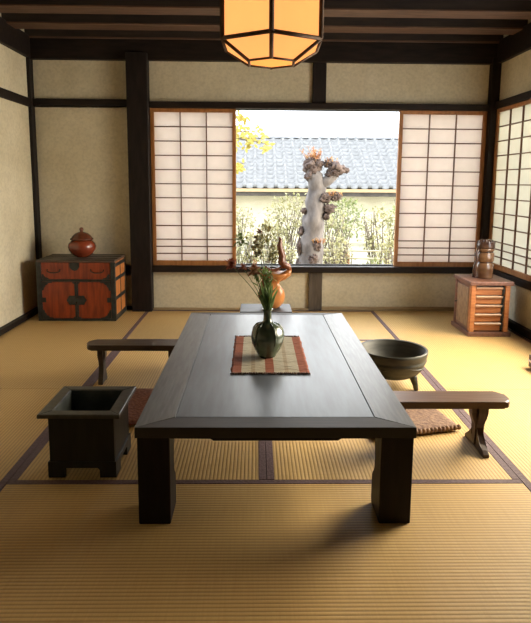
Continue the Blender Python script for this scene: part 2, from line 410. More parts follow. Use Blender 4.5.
# left wall
trim((XL-.03, YF, 2.08), (XL+.035, 2.85, HT+.02), M['beam'])
trim((XL-.03, YF, 1.695), (XL+.022, 2.85, 1.762), M['beam'])
struct(MB().box((XL-.02, YF, 0), (XL+.040, 2.85, .042), .003, 1).build('baseboard_left', M['post']))
# right wall
trim((XR-.035, YF, 2.075), (XR+.03, 2.85, HT+.02), M['beam'])
trim((XR-.032, YF, 1.712), (XR+.1, 2.85, 1.770), M['beam'])
trim((XR-.032, YF, .345), (XR+.1, 2.85, .402), M['beam'])
struct(MB().box((XR-.042, YF, 0), (XR+.03, 2.85, .055), .003, 1).build('baseboard_right', M['post']))

# ---- ceiling: boards above, joists below
w = MB()
y = YF
while y < 2.99:
    w.box((XL-T, y, HT+.14), (XR+T, min(y+.30, 3.0), HT+.16), .003, 1); y += .302
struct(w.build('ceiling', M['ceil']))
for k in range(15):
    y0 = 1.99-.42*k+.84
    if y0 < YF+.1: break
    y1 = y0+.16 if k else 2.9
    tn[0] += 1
    j = MB().box((XL-.02, y0, HT+.012), (XR+.02, y1, HT+.14), .002, 1).build('trim_%d' % tn[0], M['ceil']); struct(j)  # joist sides in a darker colour that carries the shade of their faces
    MB().box((XL-.02, y0-.004, HT), (XR+.02, y1+(.004 if k else 0), HT+.012), .002, 1).build('lit_underside', M['joist_lit'], j)  # lighter strip: bounce light on the joist underside put into its colour

# ------------------------------------------------------------------ shoji
wn = [0]
def shoji(x0, x1, z0, z1, yc, cols, side=None, paper='paper'):
    """panel in the XZ plane at depth yc; side='R' turns it into the right wall (x0,x1 are then world y)"""
    wn[0] += 1
    def P(a, b):
        if side == 'R': return ((yc+a[1]-yc, a[0], a[2]), (yc+b[1]-yc, b[0], b[2]))
        return (a, b)
    o = bpy.data.objects.new('window_%d' % wn[0], None); col.objects.link(o); struct(o)
    org = P(((x0+x1)/2, yc, z0), ((x0+x1)/2, yc, z0))[0]
    o.location = org; WO[o] = org
    sw = .030; tr = .03; br = .042; d = .015
    f = MB()
    f.box(*P((x0, yc-d, z0), (x0+sw, yc+d, z1)), .002, 1); f.box(*P((x1-sw, yc-d, z0), (x1, yc+d, z1)), .002, 1)
    f.box(*P((x0+sw, yc-d, z0), (x1-sw, yc+d, z0+br)), .002, 1); f.box(*P((x0+sw, yc-d, z1-tr), (x1-sw, yc+d, z1)), .002, 1)
    f.build('window_frame', M['shoji'], o)
    ix0, ix1, iz0, iz1 = x0+sw, x1-sw, z0+br, z1-tr
    mt = MB(); wd = .0088
    for k in range(1, cols):
        xx = ix0+(ix1-ix0)*k/cols
        mt.box(*P((xx-wd/2, yc-.011, iz0), (xx+wd/2, yc+.002, iz1)))
    H = iz1-iz0
    for t in [(.049*k) for k in (1, 2, 3)]+[.147+(1-.147)*k/9 for k in range(1, 9)]:
        zz = iz0+H*t
        mt.box(*P((ix0, yc-.0095, zz-wd/2), (ix1, yc+.003, zz+wd/2)))
    mt.build('lattice', M['muntin'], o)
    MB().box(*P((ix0-.004, yc+.003, iz0-.004), (ix1+.004, yc+.0045, iz1+.004))).build('paper', M[paper], o)
    return o
Z0, Z1 = .389, 1.70
shoji(-.923, -.213, Z0, Z1, 2.895, 3)
shoji(1.150, 1.882, Z0-.003, Z1, 2.895, 3)
shoji(1.175, 1.884, Z0-.003, Z1, 2.940, 3)          # second sliding panel parked behind
shoji(-.925, -.24, Z0, Z1, 2.940, 3)
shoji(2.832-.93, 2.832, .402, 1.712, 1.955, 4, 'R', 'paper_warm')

# ------------------------------------------------------------------ low table
def low_table():
    x0 = .022; y0 = -.28; W = .897; L = 1.622; H = .331
    xl, xr, yf, yb = x0-W/2, x0+W/2, y0, y0+L
    o = thing('low_table', 'long black lacquered low table in the middle of the tatami room', 'table', (x0, (yf+yb)/2, 0))
    fw = .12; fd = .085; th = .036; g = .0034
    # mitred frame boards
    def board(name, pts, mat):
        MB().prism(pts, 2, H-th, H, .0009).build(name, mat, o)
    board('side_board', [(xl, yf), (xl+fw-g, yf+fd), (xl+fw-g, yb-.05), (xl, yb)], M['table_frame'])
    board('side_board', [(xr, yf), (xr, yb), (xr-fw+g, yb-.05), (xr-fw+g, yf+fd)], M['table_frame'])
    board('end_board', [(xl+.0012, yf), (xr-.0012, yf), (xr-fw, yf+fd-g), (xl+fw, yf+fd-g)], M['table_front'])
    board('end_board', [(xl+.0012, yb), (xl+fw, yb-.05+g), (xr-fw, yb-.05+g), (xr-.0012, yb)], M['table_front'])
    MB().box((xl+fw-g+.0002, yf+fd-g+.0002, H-th+.001), (xr-fw+g-.0002, yb-.05+g-.0002, H-.0142)).build('panel_bed', M['groove'], o)
    MB().box((xl+fw, yf+fd, H-.014), (xr-fw, yb-.05, H-.0004)).build('tabletop_panel', M['black_lacquer_sky_tint'], o)
    # aprons: front and back with a deeper middle, sides straight
    zt = H-th
    for s_, yy in ((1, yf+.012), (-1, yb-.012)):
        pts = [(xl+.03, zt), (xr-.03, zt), (xr-.03, zt-.006), (x0+.21, zt-.006), (x0+.20, zt-.014), (x0-.20, zt-.014), (x0-.21, zt-.006), (xl+.03, zt-.006)]
        MB().prism(pts, 1, yy, yy+s_*.022, .001).build('apron', M['table_leg'], o)
    for s_, xx in ((1, xl+.02), (-1, xr-.02)):
        MB().box((xx, yf+.08, zt-.008), (xx+s_*.022, yb-.08, zt), .001, 1).build('apron', M['table_leg'], o)
    # legs: stepped and hollowed on the side that looks along the table
    for sx in (-1, 1):
        for sy in (-1, 1):
            X0 = xl+.006 if sx < 0 else xr-.006-.104
            Ye = yf+.002 if sy < 0 else yb-.002
            d = -sy
            prof = [(0, 0), (.125, 0), (.128, .02), (.128, .105), (.118, .122), (.100, .128), (.088, .145), (.084, .18), (.09, .225), (.11, .262), (.14, .285), (.14, H-th), (0, H-th)]
            pts = [(Ye+d*p, z) for p, z in prof]
            MB().prism(pts, 0, X0, X0+.104, .004).build('leg', M['table_leg'], o)
    return o
low_table()

# rag mat on the table
def rag_mat():
    z = .331; cx, cy = .0165, .515
    o = thing('table_mat', 'red and cream striped woven mat lying on the low table under the green vase', 'mat', (cx, cy, z))
    nx, ny = 34, 56; W, L = .322, .56
    vs = []; 
    def zz(u, v): return .0035+.0022*math.sin(v*60+u*9)*.4+.004*math.exp(-((v-.16)/.012)**2)+.0015*noise.noise(Vector((u*30, v*30, 0)))
    top = []; bot = []
    for j in range(ny+1):
        for i in range(nx+1):
            u = -W/2+W*i/nx; v = -L/2+L*j/ny
            ex = .009*noise.noise(Vector((v*25, 2, 0))) if i in (0, nx) else 0
            ey = .012*noise.noise(Vector((u*40, 7, 0))) if j in (0, ny) else 0
            top.append((cx+u+ex, cy+v+ey, z+max(.002, zz(u, v)))); bot.append((cx+u+ex, cy+v+ey, z+.0003))
    n = (nx+1)*(ny+1); fs = []
    for j in range(ny):
        for i in range(nx):
            a = j*(nx+1)+i; q = (a, a+1, a+nx+2, a+nx+1); fs.append(q); fs.append(tuple(n+k for k in q[::-1]))
    ring = [i for i in range(nx+1)]+[(j)*(nx+1)+nx for j in range(1, ny+1)]+[ny*(nx+1)+i for i in range(nx-1, -1, -1)]+[j*(nx+1) for j in range(ny-1, 0, -1)]
    for a, b in zip(ring, ring[1:]+ring[:1]): fs.append((a, a+n, b+n, b))
    mb = MB(); mb.add(top+bot, fs, True); mb.build('woven_cloth', M['rag'], o, origin=(cx, cy, z))
    for s_ in (-1, 1):
        f = MB()
        for k in range(44):
            u = -W/2+.004+(W-.008)*k/43+random.uniform(-.002, .002); v = s_*L/2
            l = random.uniform(.006, .014)
            f.tube([(cx+u, cy+v-s_*.003, z+.004), (cx+u+random.uniform(-.004, .004), cy+v+s_*l*.6, z+.005), (cx+u+random.uniform(-.006, .006), cy+v+s_*l, z+.002)], [.0028, .0026, .0015], 6)
        f.build('fringe', M['fringe'], o)
rag_mat()

# green vase
def vase():
    c = (.008, .462, .3365)
    o = thing('vase', 'squat dark green glazed vase with narrow neck on the striped table mat', 'vase', c)
    prof = [(.0, 0), (.036, 0), (.040, .004), (.043, .012), (.056, .035), (.067, .062), (.0715, .085), (.070, .105), (.062, .126), (.046, .143), (.028, .152), (.0195, .160), (.0175, .175), (.0175, .195), (.021, .206), (.0245, .212), (.023, .215), (.0185, .212), (.014, .20), (.013, .16), (.02, .15), (0, .148)]
    fn = lambda t, z: 1+(.035*abs(math.cos(2.5*t)) if .03 < z < .135 else 0)
    MB().lathe(prof, c, 60, fn=fn).build('body', M['celadon'], o)
    for k in range(5):
        a = R(-62+72*k)
        pts = []
        for r_, z in [(.030, .150), (.050, .141), (.064, .124), (.0715, .098), (.069, .068), (.057, .045)]:
            pts.append((c[0]+r_*math.cos(a), c[1]+r_*math.sin(a), c[2]+z))
        MB().tube(pts, [.004, .006, .0065, .006, .005, .003], 8).build('rib_ornament', M['celadon'], o)
vase()

# flowers
def flower(name, label, cat, pts, kind, size, leaves=(), seed=1):
    rnd = random.Random(seed)
    base = pts[0]
    o = thing(name, label, cat, base, None)
    # smooth stem
    P = [Vector(p) for p in pts]; out = []
    for i in range(len(P)-1):
        p0 = P[max(i-1, 0)]; p1 = P[i]; p2 = P[i+1]; p3 = P[min(i+2, len(P)-1)]
        for k in range(6):
            t = k/6
            out.append(.5*((2*p1)+(-p0+p2)*t+(2*p0-5*p1+4*p2-p3)*t*t+(-p0+3*p1-3*p2+p3)*t**3))
    out.append(P[-1])
    MB().tube(out, [.0022-.001*i/len(out) for i in range(len(out))], 6).build('stem', M['stem'], o)
    tip = P[-1]
    h = MB()
    if kind in ('redfl', 'pinkfl'):
        for k in range(26):
            th = rnd.uniform(0, 6.28); ph = rnd.uniform(-.5, 1.2)
            d = Vector((math.cos(th)*math.cos(ph), math.sin(th)*math.cos(ph), math.sin(ph)))
            h.leaf(tip+d*size*.12, d, Vector((0, 0, 1)), size*rnd.uniform(.6, 1), size*.42)
        h.blob(tip, size*.3, 2, .2, 6, seed)
    elif kind == 'palefl':
        for k in range(40):
            d = Vector((rnd.gauss(0, 1), rnd.gauss(0, 1), rnd.gauss(0, 1))).normalized()
            q = tip+Vector((d.x*size*.6, d.y*size*.6, d.z*size*1.3))*rnd.uniform(.5, 1)
            h.blob(q, size*rnd.uniform(.12, .2), 1, .2, 5, k)
            h.tube([tip, q], .0006, 4)
    else:
        for k in range(70):
            d = Vector((rnd.gauss(0, 1), rnd.gauss(0, 1), rnd.gauss(0, 1)+.2)).normalized()
            h.leaf(tip+d*size*rnd.uniform(.1, .7), d+Vector((rnd.gauss(0, .5), rnd.gauss(0, .5), rnd.gauss(0, .5))), Vector((0, 0, 1)), size*rnd.uniform(.25, .5), size*.2)
    h.build('flower_head' if kind != 'leafg' else 'leaf_cluster', M[kind], o)
    for (t, dx, dz, L) in leaves:
        i = int(t*(len(out)-1)); lf = MB(); lf.leaf(out[i], Vector((dx, rnd.uniform(-.4, .4), dz)), Vector((0, 1, 0)), L, L*.12)
        lf.build('leaf', M['leafg'], o)
vx, vy = .008, .462
def stemp(dx0, tip, bow=0):
    a = (vx+dx0*.25, vy+random.uniform(-.004, .004), .485); b = (vx+dx0, vy+random.uniform(-.006, .006), .55)
    mid = tuple((b[i]+tip[i])/2+(bow if i == 0 else 0) for i in range(3))
    return [a, b, mid, tip]
flower('flower', 'dusty red dried flower leaning furthest left out of the green vase', 'flower', stemp(-.010, (-.150, .46, .742), .012), 'redfl', .040, [(.55, -.5, .6, .03)], 3)
flower('flower', 'dark red dried flower bending left, beside the furthest left one in the vase', 'flower', stemp(-.006, (-.100, .45, .735), .006), 'redfl', .026, [(.5, .5, .6, .03)], 4)
flower('flower', 'brownish pink flower head hanging just left of the green stems in the vase', 'flower', stemp(-.003, (-.052, .45, .715), -.004), 'pinkfl', .044, [(.6, -.5, .5, .04)], 5)
flower('flower', 'pale green fluffy flower spike rising above the middle of the vase', 'flower', stemp(-.002, (-.033, .48, .822), .006), 'palefl', .050, [(.4, -.6, .9, .07), (.6, .6, .9, .06)], 6)
flower('flower', 'small dark red bud on a tall stem above the pale flower spike', 'flower', stemp(.0, (-.030, .50, .885), .008), 'redfl', .020, [(.5, .4, 1, .08)], 7)
flower('leafy_sprig', 'green leafy sprig high on the left of the vase bouquet', 'foliage', stemp(-.008, (-.108, .48, .850), .01), 'leafg', .05, [(.6, -.8, .5, .05), (.7, .5, .8, .05)], 8)
flower('flower', 'olive green seed head at the top right of the vase bouquet', 'flower', stemp(.006, (.008, .50, .885), -.006), 'olive', .058, [(.45, .6, .8, .07)], 9)
flower('flower', 'pale white-green flower right of the middle, low in the vase bouquet', 'flower', stemp(.008, (.030, .47, .800), -.004), 'palefl', .036, [(.4, .5, 1, .09), (.5, -.3, 1, .09)], 10)
flower('leafy_sprig', 'upright dark green grassy sprig in the centre of the vase', 'foliage', stemp(.003, (-.012, .455, .70), -.003), 'leafg', .045, [(.3, -.2, 1, .11), (.35, .2, 1, .1), (.5, .1, 1, .09)], 11)

flower('leafy_sprig', 'dark green narrow-leaved sprig leaning slightly right out of the vase', 'foliage', stemp(.008, (.012, .46, .69), .002), 'leafg', .04, [(.25, .3, 1, .12), (.3, -.25, 1, .13), (.45, .05, 1, .11), (.5, -.3, 1, .09)], 12)
flower('leafy_sprig', 'green narrow-leaved sprig leaning slightly left between the red flower stems', 'foliage', stemp(-.004, (-.040, .47, .70), .0), 'leafg', .035, [(.25, -.4, 1, .10), (.3, .2, 1, .13), (.45, -.2, 1, .11)], 13)

# ------------------------------------------------------------------ sculpture on its stand behind the table
def stand():
    x0, x1, y0, y1, z = -.15, .205, 1.80, 2.06, .232
    o = thing('display_stand', 'small dark low stand behind the far end of the table', 'stand', ((x0+x1)/2, (y0+y1)/2, 0))
    MB().box((x0, y0, z-.018), (x1, y1, z), .003).build('stand_top', M['stand'], o)
    for xx in (x0+.02, x1-.05):
        for yy in (y0+.02, y1-.05):
            MB().prism([(xx, 0), (xx+.034, 0), (xx+.03, .1), (xx+.032, z-.018), (xx+.002, z-.018), (xx+.004, .1)], 1, yy, yy+.03, .002).build('leg', M['stand'], o)
    for yy in (y0+.03, y1-.04): MB().box((x0+.045, yy, z-.045), (x1-.045, yy+.012, z-.018), .002, 1).build('rail', M['stand'], o)
stand()
def sculpture():
    c = (.060, 1.93, .232)
    o = thing('root_sculpture', 'orange-brown polished root wood sculpture with a tall twisted spire, standing on the small dark stand', 'sculpture', c)
    prof = [(0, 0), (.045, 0), (.058, .010), (.078, .045), (.086, .085), (.080, .125), (.058, .155), (.046, .170), (.050, .190), (.072, .220), (.085, .245), (.078, .250), (.055, .225), (.0, .20)]
    def fn(t, z):
        k = 1+.07*math.sin(3*t+z*18)+.04*math.sin(5*t-z*10)
        if z > .19: k *= 1+.38*max(0, math.cos(t-.1))*(z-.19)/.06
        return k
    MB().lathe(prof, (c[0]+.012, c[1], c[2]), 48, fn=fn, sy=.9).build('body', M['rootwood'], o)
    # right spire
    pts = [(.150, 0, .262), (.135, .0, .29), (.108, 0, .30), (.088, .004, .325), (.092, .008, .365), (.080, .004, .405), (.072, 0, .44), (.078, 0, .475), (.069, 0, .500)]
    pts = [(c[0]+x-.012, c[1]+y, c[2]+z) for x, y, z in pts]
    MB().tube(pts, [.014, .026, .034, .034, .031, .028, .024, .015, .004], 14, flat=.8).build('spire', M['rootdark'], o)
    pts = [(.05, 0, .20), (.10, 0, .225), (.135, 0, .25), (.15, 0, .275)]
    MB().tube([(c[0]+x-.012, c[1]+y, c[2]+z) for x, y, z in pts], [.03, .032, .028, .012], 14, flat=.9).build('arm', M['rootwood'], o)
    # left dark horn, half behind the flowers
    pts = [(-.055, 0, .03), (-.075, .0, .09), (-.062, 0, .15), (-.052, 0, .20), (-.065, 0, .25), (-.045, 0, .285), (-.01, 0, .262), (.03, .0, .268), (.075, 0, .295)]
    MB().tube([(c[0]+x+.01, c[1]+y, c[2]+z) for x, y, z in pts], [.016, .022, .02, .018, .019, .016, .014, .013, .006], 12).build('horn', M['rootdark'], o)
sculpture()

# ------------------------------------------------------------------ brazier box (front left)
def brazier():
    cx, cy = -.690, .145; z = .257; h = .150; b = .121
    o = thing('brazier_box', 'black square wooden brazier box with a flared rim, on the floor left of the table', 'brazier', (cx, cy, 0))
    rw = .043
    r_ = MB()
    zt, zb = z, z-.016
    o4 = [(cx-h, cy-h), (cx+h, cy-h), (cx+h, cy+h), (cx-h, cy+h)]; i4 = [(cx-h+rw, cy-h+rw), (cx+h-rw, cy-h+rw), (cx+h-rw, cy+h-rw), (cx-h+rw, cy+h-rw)]
    for k in range(4):
        k2 = (k+1) % 4
        MB().prism([o4[k], o4[k2], i4[k2], i4[k]], 2, zb, zt, .003).build('rim_board', M['brim'], o)
    # four walls, inside sloping lining
    t = .014; zl = .052
    def side(ax, s_):
        mb = MB()
        if ax == 'y':
            y0, y1 = cy+s_*b, cy+s_*(b-t)
            mb.box((cx-b, min(y0, y1), zl), (cx+b, max(y0, y1), zb), .0015, 1)
        else:
            x0, x1 = cx+s_*b, cx+s_*(b-t)
            mb.box((min(x0, x1), cy-b+t, zl), (max(x0, x1), cy+b-t, zb), .0015, 1)
        mb.build('side_panel', M['brazier'], o)
    for s_ in (-1, 1): side('y', s_); side('x', s_)
    MB().box((cx-b+t, cy-b+t, zl), (cx+b-t, cy+b-t, zl+.012)).build('bottom', M['brazier'], o)
    li = b-t-.001; q = .003
    l = MB()
    for (ax, s_) in (('x', -1), ('x', 1), ('y', -1), ('y', 1)):
        if ax == 'x': l.box((cx+s_*li, cy-li, zl+.012), (cx+s_*(li-q), cy+li, z-.003))
        else: l.box((cx-li, cy+s_*li, zl+.012), (cx+li, cy+s_*(li-q), z-.003))
    l.build('metal_lining', M['copper'], o)
    # bracket feet: skirt with a low arch on each side
    e = b+.006
    for s_ in (-1, 1):
        pts = [(-e, 0), (-e+.062, 0), (-e+.060, .030), (-e+.068, .040), (e-.068, .040), (e-.060, .030), (e-.062, 0), (e, 0), (e, .062), (-e, .062)]
        MB().prism([(cx+p, zz) for p, zz in pts], 1, cy+s_*e, cy+s_*(e-.018), .0015).build('foot_skirt', M['brazier'], o)
        pts = [(p*(e-.018)/e, zz) for p, zz in pts]
        MB().prism([(cy+p, zz) for p, zz in pts], 0, cx+s_*e, cx+s_*(e-.018), .0015).build('foot_skirt', M['brazier'], o)
brazier()

# ------------------------------------------------------------------ armrests
def armrest(x0, x1, yc, z, label, mtop, mleg, lx, sp=1.0, fr_=1.0):
    o = thing('armrest', label, 'armrest', ((x0+x1)/2, yc, 0), 'wooden floor armrests')
    hw = .062; th = .030
    # plank: rounded ends, softly crowned, extruded outline
    n = 10; pts = []
    for k in range(n+1):
        a = -math.pi/2+math.pi*k/n; pts.append((x1-.035+.035*math.copysign(abs(math.cos(a))**.7, math.cos(a)), yc+hw*math.copysign(abs(math.sin(a))**.8, math.sin(a))))
    for k in range(n+1):
        a = math.pi/2+math.pi*k/n; pts.append((x0+.035-.035*abs(math.cos(a))**.7, yc+hw*math.copysign(abs(math.sin(a))**.8, math.sin(a))))
    MB().prism(pts, 2, z-th, z, .009, smooth=False).build('top_plank', mtop, o)
    for xx in lx:
        # turned-looking cut-out leg (wide in y), on a spreading foot
        half = [(.040, z-th), (.040, z-th-.03), (.036, z-th-.055), (.022, z-th-.085), (.021, z-th-.10), (.034, .066), (.060, .040), (.088, .026), (.104, .014), (.104, 0), (.066, 0), (.052, .010)]
        half = [(a if b_ > .07 else .021+(a-.021)*sp, b_) for a, b_ in half]
        pr = [(yc+a, b_) for a, b_ in half]+[(yc-a, b_) for a, b_ in half[::-1]]
        mb = MB(); mb.prism(pr, 0, xx-.013, xx+.013, .003); mb.build('leg', mleg, o)
        # front profile baluster strip
        hp = [(a*fr_, b_) for a, b_ in [(.036, z-th), (.035, z-th-.04), (.030, z-th-.06), (.018, z-th-.085), (.0155, .06), (.020, .035), (.020, .018)]]
        fr = [(xx+a, b_) for a, b_ in hp]+[(xx-a, b_) for a, b_ in hp[::-1]]
        MB().prism(fr, 1, yc-.020, yc+.020, .002).build('leg_moulding', mleg, o)
armrest(.455, 1.008, .272, .222, 'brown wooden armrest right of the table, in front of the bowl', M['armbrown'], M['armleg'], (.545, .893))
armrest(-.962, -.41, 1.062, .226, 'dark wooden armrest left of the table, behind the brazier box', M['armdark'], M['armdark'], (-.888, -.500), .35, .6)

# ------------------------------------------------------------------ cushions
def cushion(cx, cy, sx, sy, rz, label, mat, ropes):
    o = thing('floor_cushion', label, 'cushion', (cx, cy, 0), 'floor cushions beside the table')
    nx = ny = 40; H = .036
    vs = []; fs = []
    for side in (1, -1):
        for j in range(ny+1):
            for i in range(nx+1):
                u = -1+2*i/nx; v = -1+2*j/ny
                e = (1-u**6)*(1-v**6)
                r_ = 1-.03*(u*u*v*v)
                x = u*sx/2*r_; y = v*sy/2*r_
                if ropes: w = .0045*abs(math.sin(v*math.pi*11))*(.6+.4*abs(math.sin(u*math.pi*17)))
                else: w = .0012*math.sin(u*50)*math.sin(v*50)
                zz = H/2+side*(H/2-.004)*max(e, 0)**.4+(w if side > 0 else 0)*max(e, 0)**.3
                if side < 0: zz = max(.001, zz)
                vs.append((cx+x, cy+y, zz))
    n = (nx+1)*(ny+1)
    for j in range(ny):
        for i in range(nx):
            a = j*(nx+1)+i; q = (a, a+1, a+nx+2, a+nx+1); fs.append(q); fs.append(tuple(n+k for k in q[::-1]))
    ring = [i for i in range(nx+1)]+[(j)*(nx+1)+nx for j in range(1, ny+1)]+[ny*(nx+1)+i for i in range(nx-1, -1, -1)]+[j*(nx+1) for j in range(ny-1, 0, -1)]
    for a, b in zip(ring, ring[1:]+ring[:1]): fs.append((a, a+n, b+n, b))
    MB().add(vs, fs, True).build('pad', mat, o)
    if ropes:
        for v in (-1, 1):
            e = MB(); k = 0; L = sx
            nk = 22
            for k in range(nk):
                e.blob((cx-sx/2+.012+(sx-.024)*k/(nk-1), cy+v*(sy/2-.004), .019), .0125, 2, .1, 6, k, (.9, .9, 1.05))
            e.build('rope_edge', M['cushRrib'], o)
    o.rotation_euler = (0, 0, R(rz))
cushion(-.615, .68, .44, .44, 0, 'reddish brown woven floor cushion between the brazier box and the table', M['cushL'], False)
cushion(.630, .552, .43, .37, 14, 'mauve and straw rope-woven floor cushion under the right armrest', M['cushR'], True)

# ------------------------------------------------------------------ bowl on three feet
def bowl():
    cx, cy, z = .712, 1.035, .205
    o = thing('footed_bowl', 'large dark round bowl on three short legs, on the floor right of the table', 'bowl', (cx, cy, 0))
    out = [(0, .048), (.06, .048), (.10, .056), (.135, .075), (.158, .105), (.170, .135), (.177, .150), (.173, .154), (.176, .165), (.181, .190), (.1815, .203), (.178, .2065), (.170, .2035)]
    out = [(a*1.03, b_) for a, b_ in out]
    inn = [(.169, .190), (.160, .160), (.145, .120), (.12, .088), (.08, .070), (0, .064)]
    MB().lathe(out+[(.1745, .2032)], (cx, cy, 0), 64).build('shell', M['bowl'], o)
    MB().lathe([(.175, .2033)]+inn, (cx, cy, 0), 64).build('inside', M['bowl_in'], o)
    pts = [(cx+.172*math.cos(R(a)), cy+.172*math.sin(R(a)), .128+.010*math.sin(R(a*3))) for a in range(-125, -25, 6)]
    MB().tube(pts, [.001]+[.004]*(len(pts)-2)+[.001], 8).build('relief_band', M['bowl'], o)
    for a in (-42, 78, 198):
        d = Vector((math.cos(R(a)), math.sin(R(a)), 0))
        c = Vector((cx, cy, 0))
        MB().tube([c+d*.118+Vector((0, 0, .085)), c+d*.130+Vector((0, 0, .06)), c+d*.140+Vector((0, 0, .03)), c+d*.148+Vector((0, 0, 0))], [.024, .020, .015, .012], 12).build('leg', M['bowl'], o)
bowl()

# ------------------------------------------------------------------ red lacquer chest
def chest():
    x0, x1, y0, y1, z = -1.762, -1.150, 2.462, 2.835, .487
    o = thing('lacquered_chest', 'red lacquered wooden chest with black iron fittings in the left back corner', 'chest', ((x0+x1)/2, (y0+y1)/2, 0))
    MB().box((x0+.004, y0+.012, .018), (x1-.012, y1, z-.018), .002, 1).build('body', M['teadark'], o)
    MB().box((x0, y0, z-.018), (x1, y1, z), .003, 1).build('top_board', M['chesttop'], o)
    MB().box((x0, y0, 0), (x1, y1, .018), .002, 1).build('base_board', M['iron'], o)
    for yy in (y0+.10, y0+.22): MB().box((x0-.001, yy, z-.001), (x1+.001, yy+.022, z+.0025), .001, 1).build('top_band', M['iron'], o)
    for yy in (y0, y1-.02): MB().box((x0-.001, yy, z-.001), (x1+.001, yy+.02, z+.0025), .001, 1).build('top_band', M['iron'], o)
    # side boards with iron bands (right side is seen)
    for xs, s_ in ((x1, 1), (x0, -1)):
        MB().box((xs-s_*.012, y0+.014, .018), (xs, y1-.002, z-.018), .001, 1).build('side_board', M['chestside'], o)
        for zz in (.018, .165, .318, .43):
            MB().box((xs-.002*s_, y0+.01, zz), (xs+.0025*s_, y1, zz+.03), .001, 1).build('side_band', M['iron'], o)
        for yy in (y0, y0+.17, y1-.04):
            MB().box((xs-.002*s_, yy+.001, .018), (xs+.0022*s_, yy+(.022 if yy < y1-.1 else .04), z-.018), .001, 1).build('side_strap', M['iron'], o)
    # frame strips on the front
    for a, b in ((x0, x0+.034), (x1-.034, x1)):
        MB().box((a, y0, .018), (b, y0+.014, z-.018), .0015, 1).build('corner_strip', M['iron'], o)
    MB().box((x0+.034, y0+.002, .316), (x1-.034, y0+.014, .333), .0015, 1).build('middle_rail', M['iron'], o)
    cx = (x0+x1)/2
    # drawer
    d = MB().box((x0+.036, y0+.003, .335), (x1-.036, y0+.3, z-.020), .004, 2).build('drawer', M['lacquer'], o)
    MB().prism([(cx-.045, z-.020), (cx+.03, z-.020), (cx+.03, z-.055), (cx+.012, z-.078), (cx-.007, z-.085), (cx-.027, z-.078), (cx-.045, z-.055)], 1, y0+.0035, y0-.002, .001).build('lock_plate', M['iron'], d)
    for s_ in (-1, 1):
        MB().prism([(cx+s_*.265, .337), (cx+s_*.265, .372), (cx+s_*.255, .378), (cx+s_*.240, .352), (cx+s_*.215, .345), (cx+s_*.21, .337)], 1, y0+.0035, y0-.001, .0005).build('corner_plate', M['iron'], d)
        mb = MB(); hx = cx+s_*.17
        mb.tube([(hx-.05, y0-.002, .415), (hx-.048, y0-.008, .398), (hx-.02, y0-.010, .388), (hx+.02, y0-.010, .388), (hx+.048, y0-.008, .398), (hx+.05, y0-.002, .415)], .004, 8)
        mb.build('handle', M['iron'], d)
    # doors
    for s_ in (-1, 1):
        a, b = (x0+.036, cx-.002) if s_ < 0 else (cx+.002, x1-.036)
        dr = MB().box((a, y0+.003, .021), (b, y0+.02, .314), .003, 2).build('door', M['lacquer'], o)
        e = a if s_ < 0 else b; inn = b if s_ < 0 else a
        MB().box((inn-.012 if s_ < 0 else inn, y0+.001, .021), (inn if s_ < 0 else inn+.012, y0+.004, .314), .0005, 1).build('edge_strip', M['iron'], dr)
        # lock boss with a lobed outline
        pts = []
        ccx = cx+s_*.036
        for k in range(28):
            t = 2*math.pi*k/28; rr = .038*(1+.10*math.cos(6*t)); pts.append((ccx+rr*math.cos(t), .168+rr*math.sin(t)))
        MB().prism(pts, 1, y0+.0035, y0-.003, .001).build('lock_boss', M['iron'], dr)
        for zc, zs in ((.314, -1), (.021, 1)):
            out_ = [(0, 0), (0, .070), (.014, .066), (.018, .046), (.028, .040), (.030, .026), (.046, .020), (.050, .010), (.080, .007), (.084, 0)]
            MB().prism([(e-s_*p*1.0, zc+zs*q) for p, q in out_], 1, y0+.0035, y0-.001, .0005).build('hinge_plate', M['iron'], dr)
            out_ = [(0, 0), (0, .030), (.008, .028), (.012, .014), (.026, .010), (.028, 0)]
            MB().prism([(inn+s_*p, zc+zs*q) for p, q in out_], 1, y0+.0035, y0-.001, .0005).build('corner_plate', M['iron'], dr)
        MB().box((e-.001 if s_ < 0 else e-.030, y0+.0005, .150), (e+.030 if s_ < 0 else e+.001, y0+.004, .188), .0005, 1).build('hinge_plate', M['iron'], dr)
chest()
def jar():
    c = (-1.455, 2.655, .4895)
    o = thing('lidded_jar', 'round red-brown lacquered jar with a dark knobbed lid on top of the red chest', 'jar', c)
    MB().lathe([(0, 0), (.045, 0), (.05, .004), (.082, .024), (.105, .058), (.1105, .085), (.104, .110), (.086, .130), (.066, .138), (0, .138)], c, 48).build('body', M['jar'], o)
    l = MB().lathe([(.0, .138), (.084, .138), (.091, .142), (.091, .150), (.082, .157), (.070, .174), (.052, .190), (.03, .200), (.014, .204), (.011, .210), (.016, .218), (.016, .230), (.010, .238), (0, .240)], c, 48).build('lid', M['jarlid'], o)
jar()

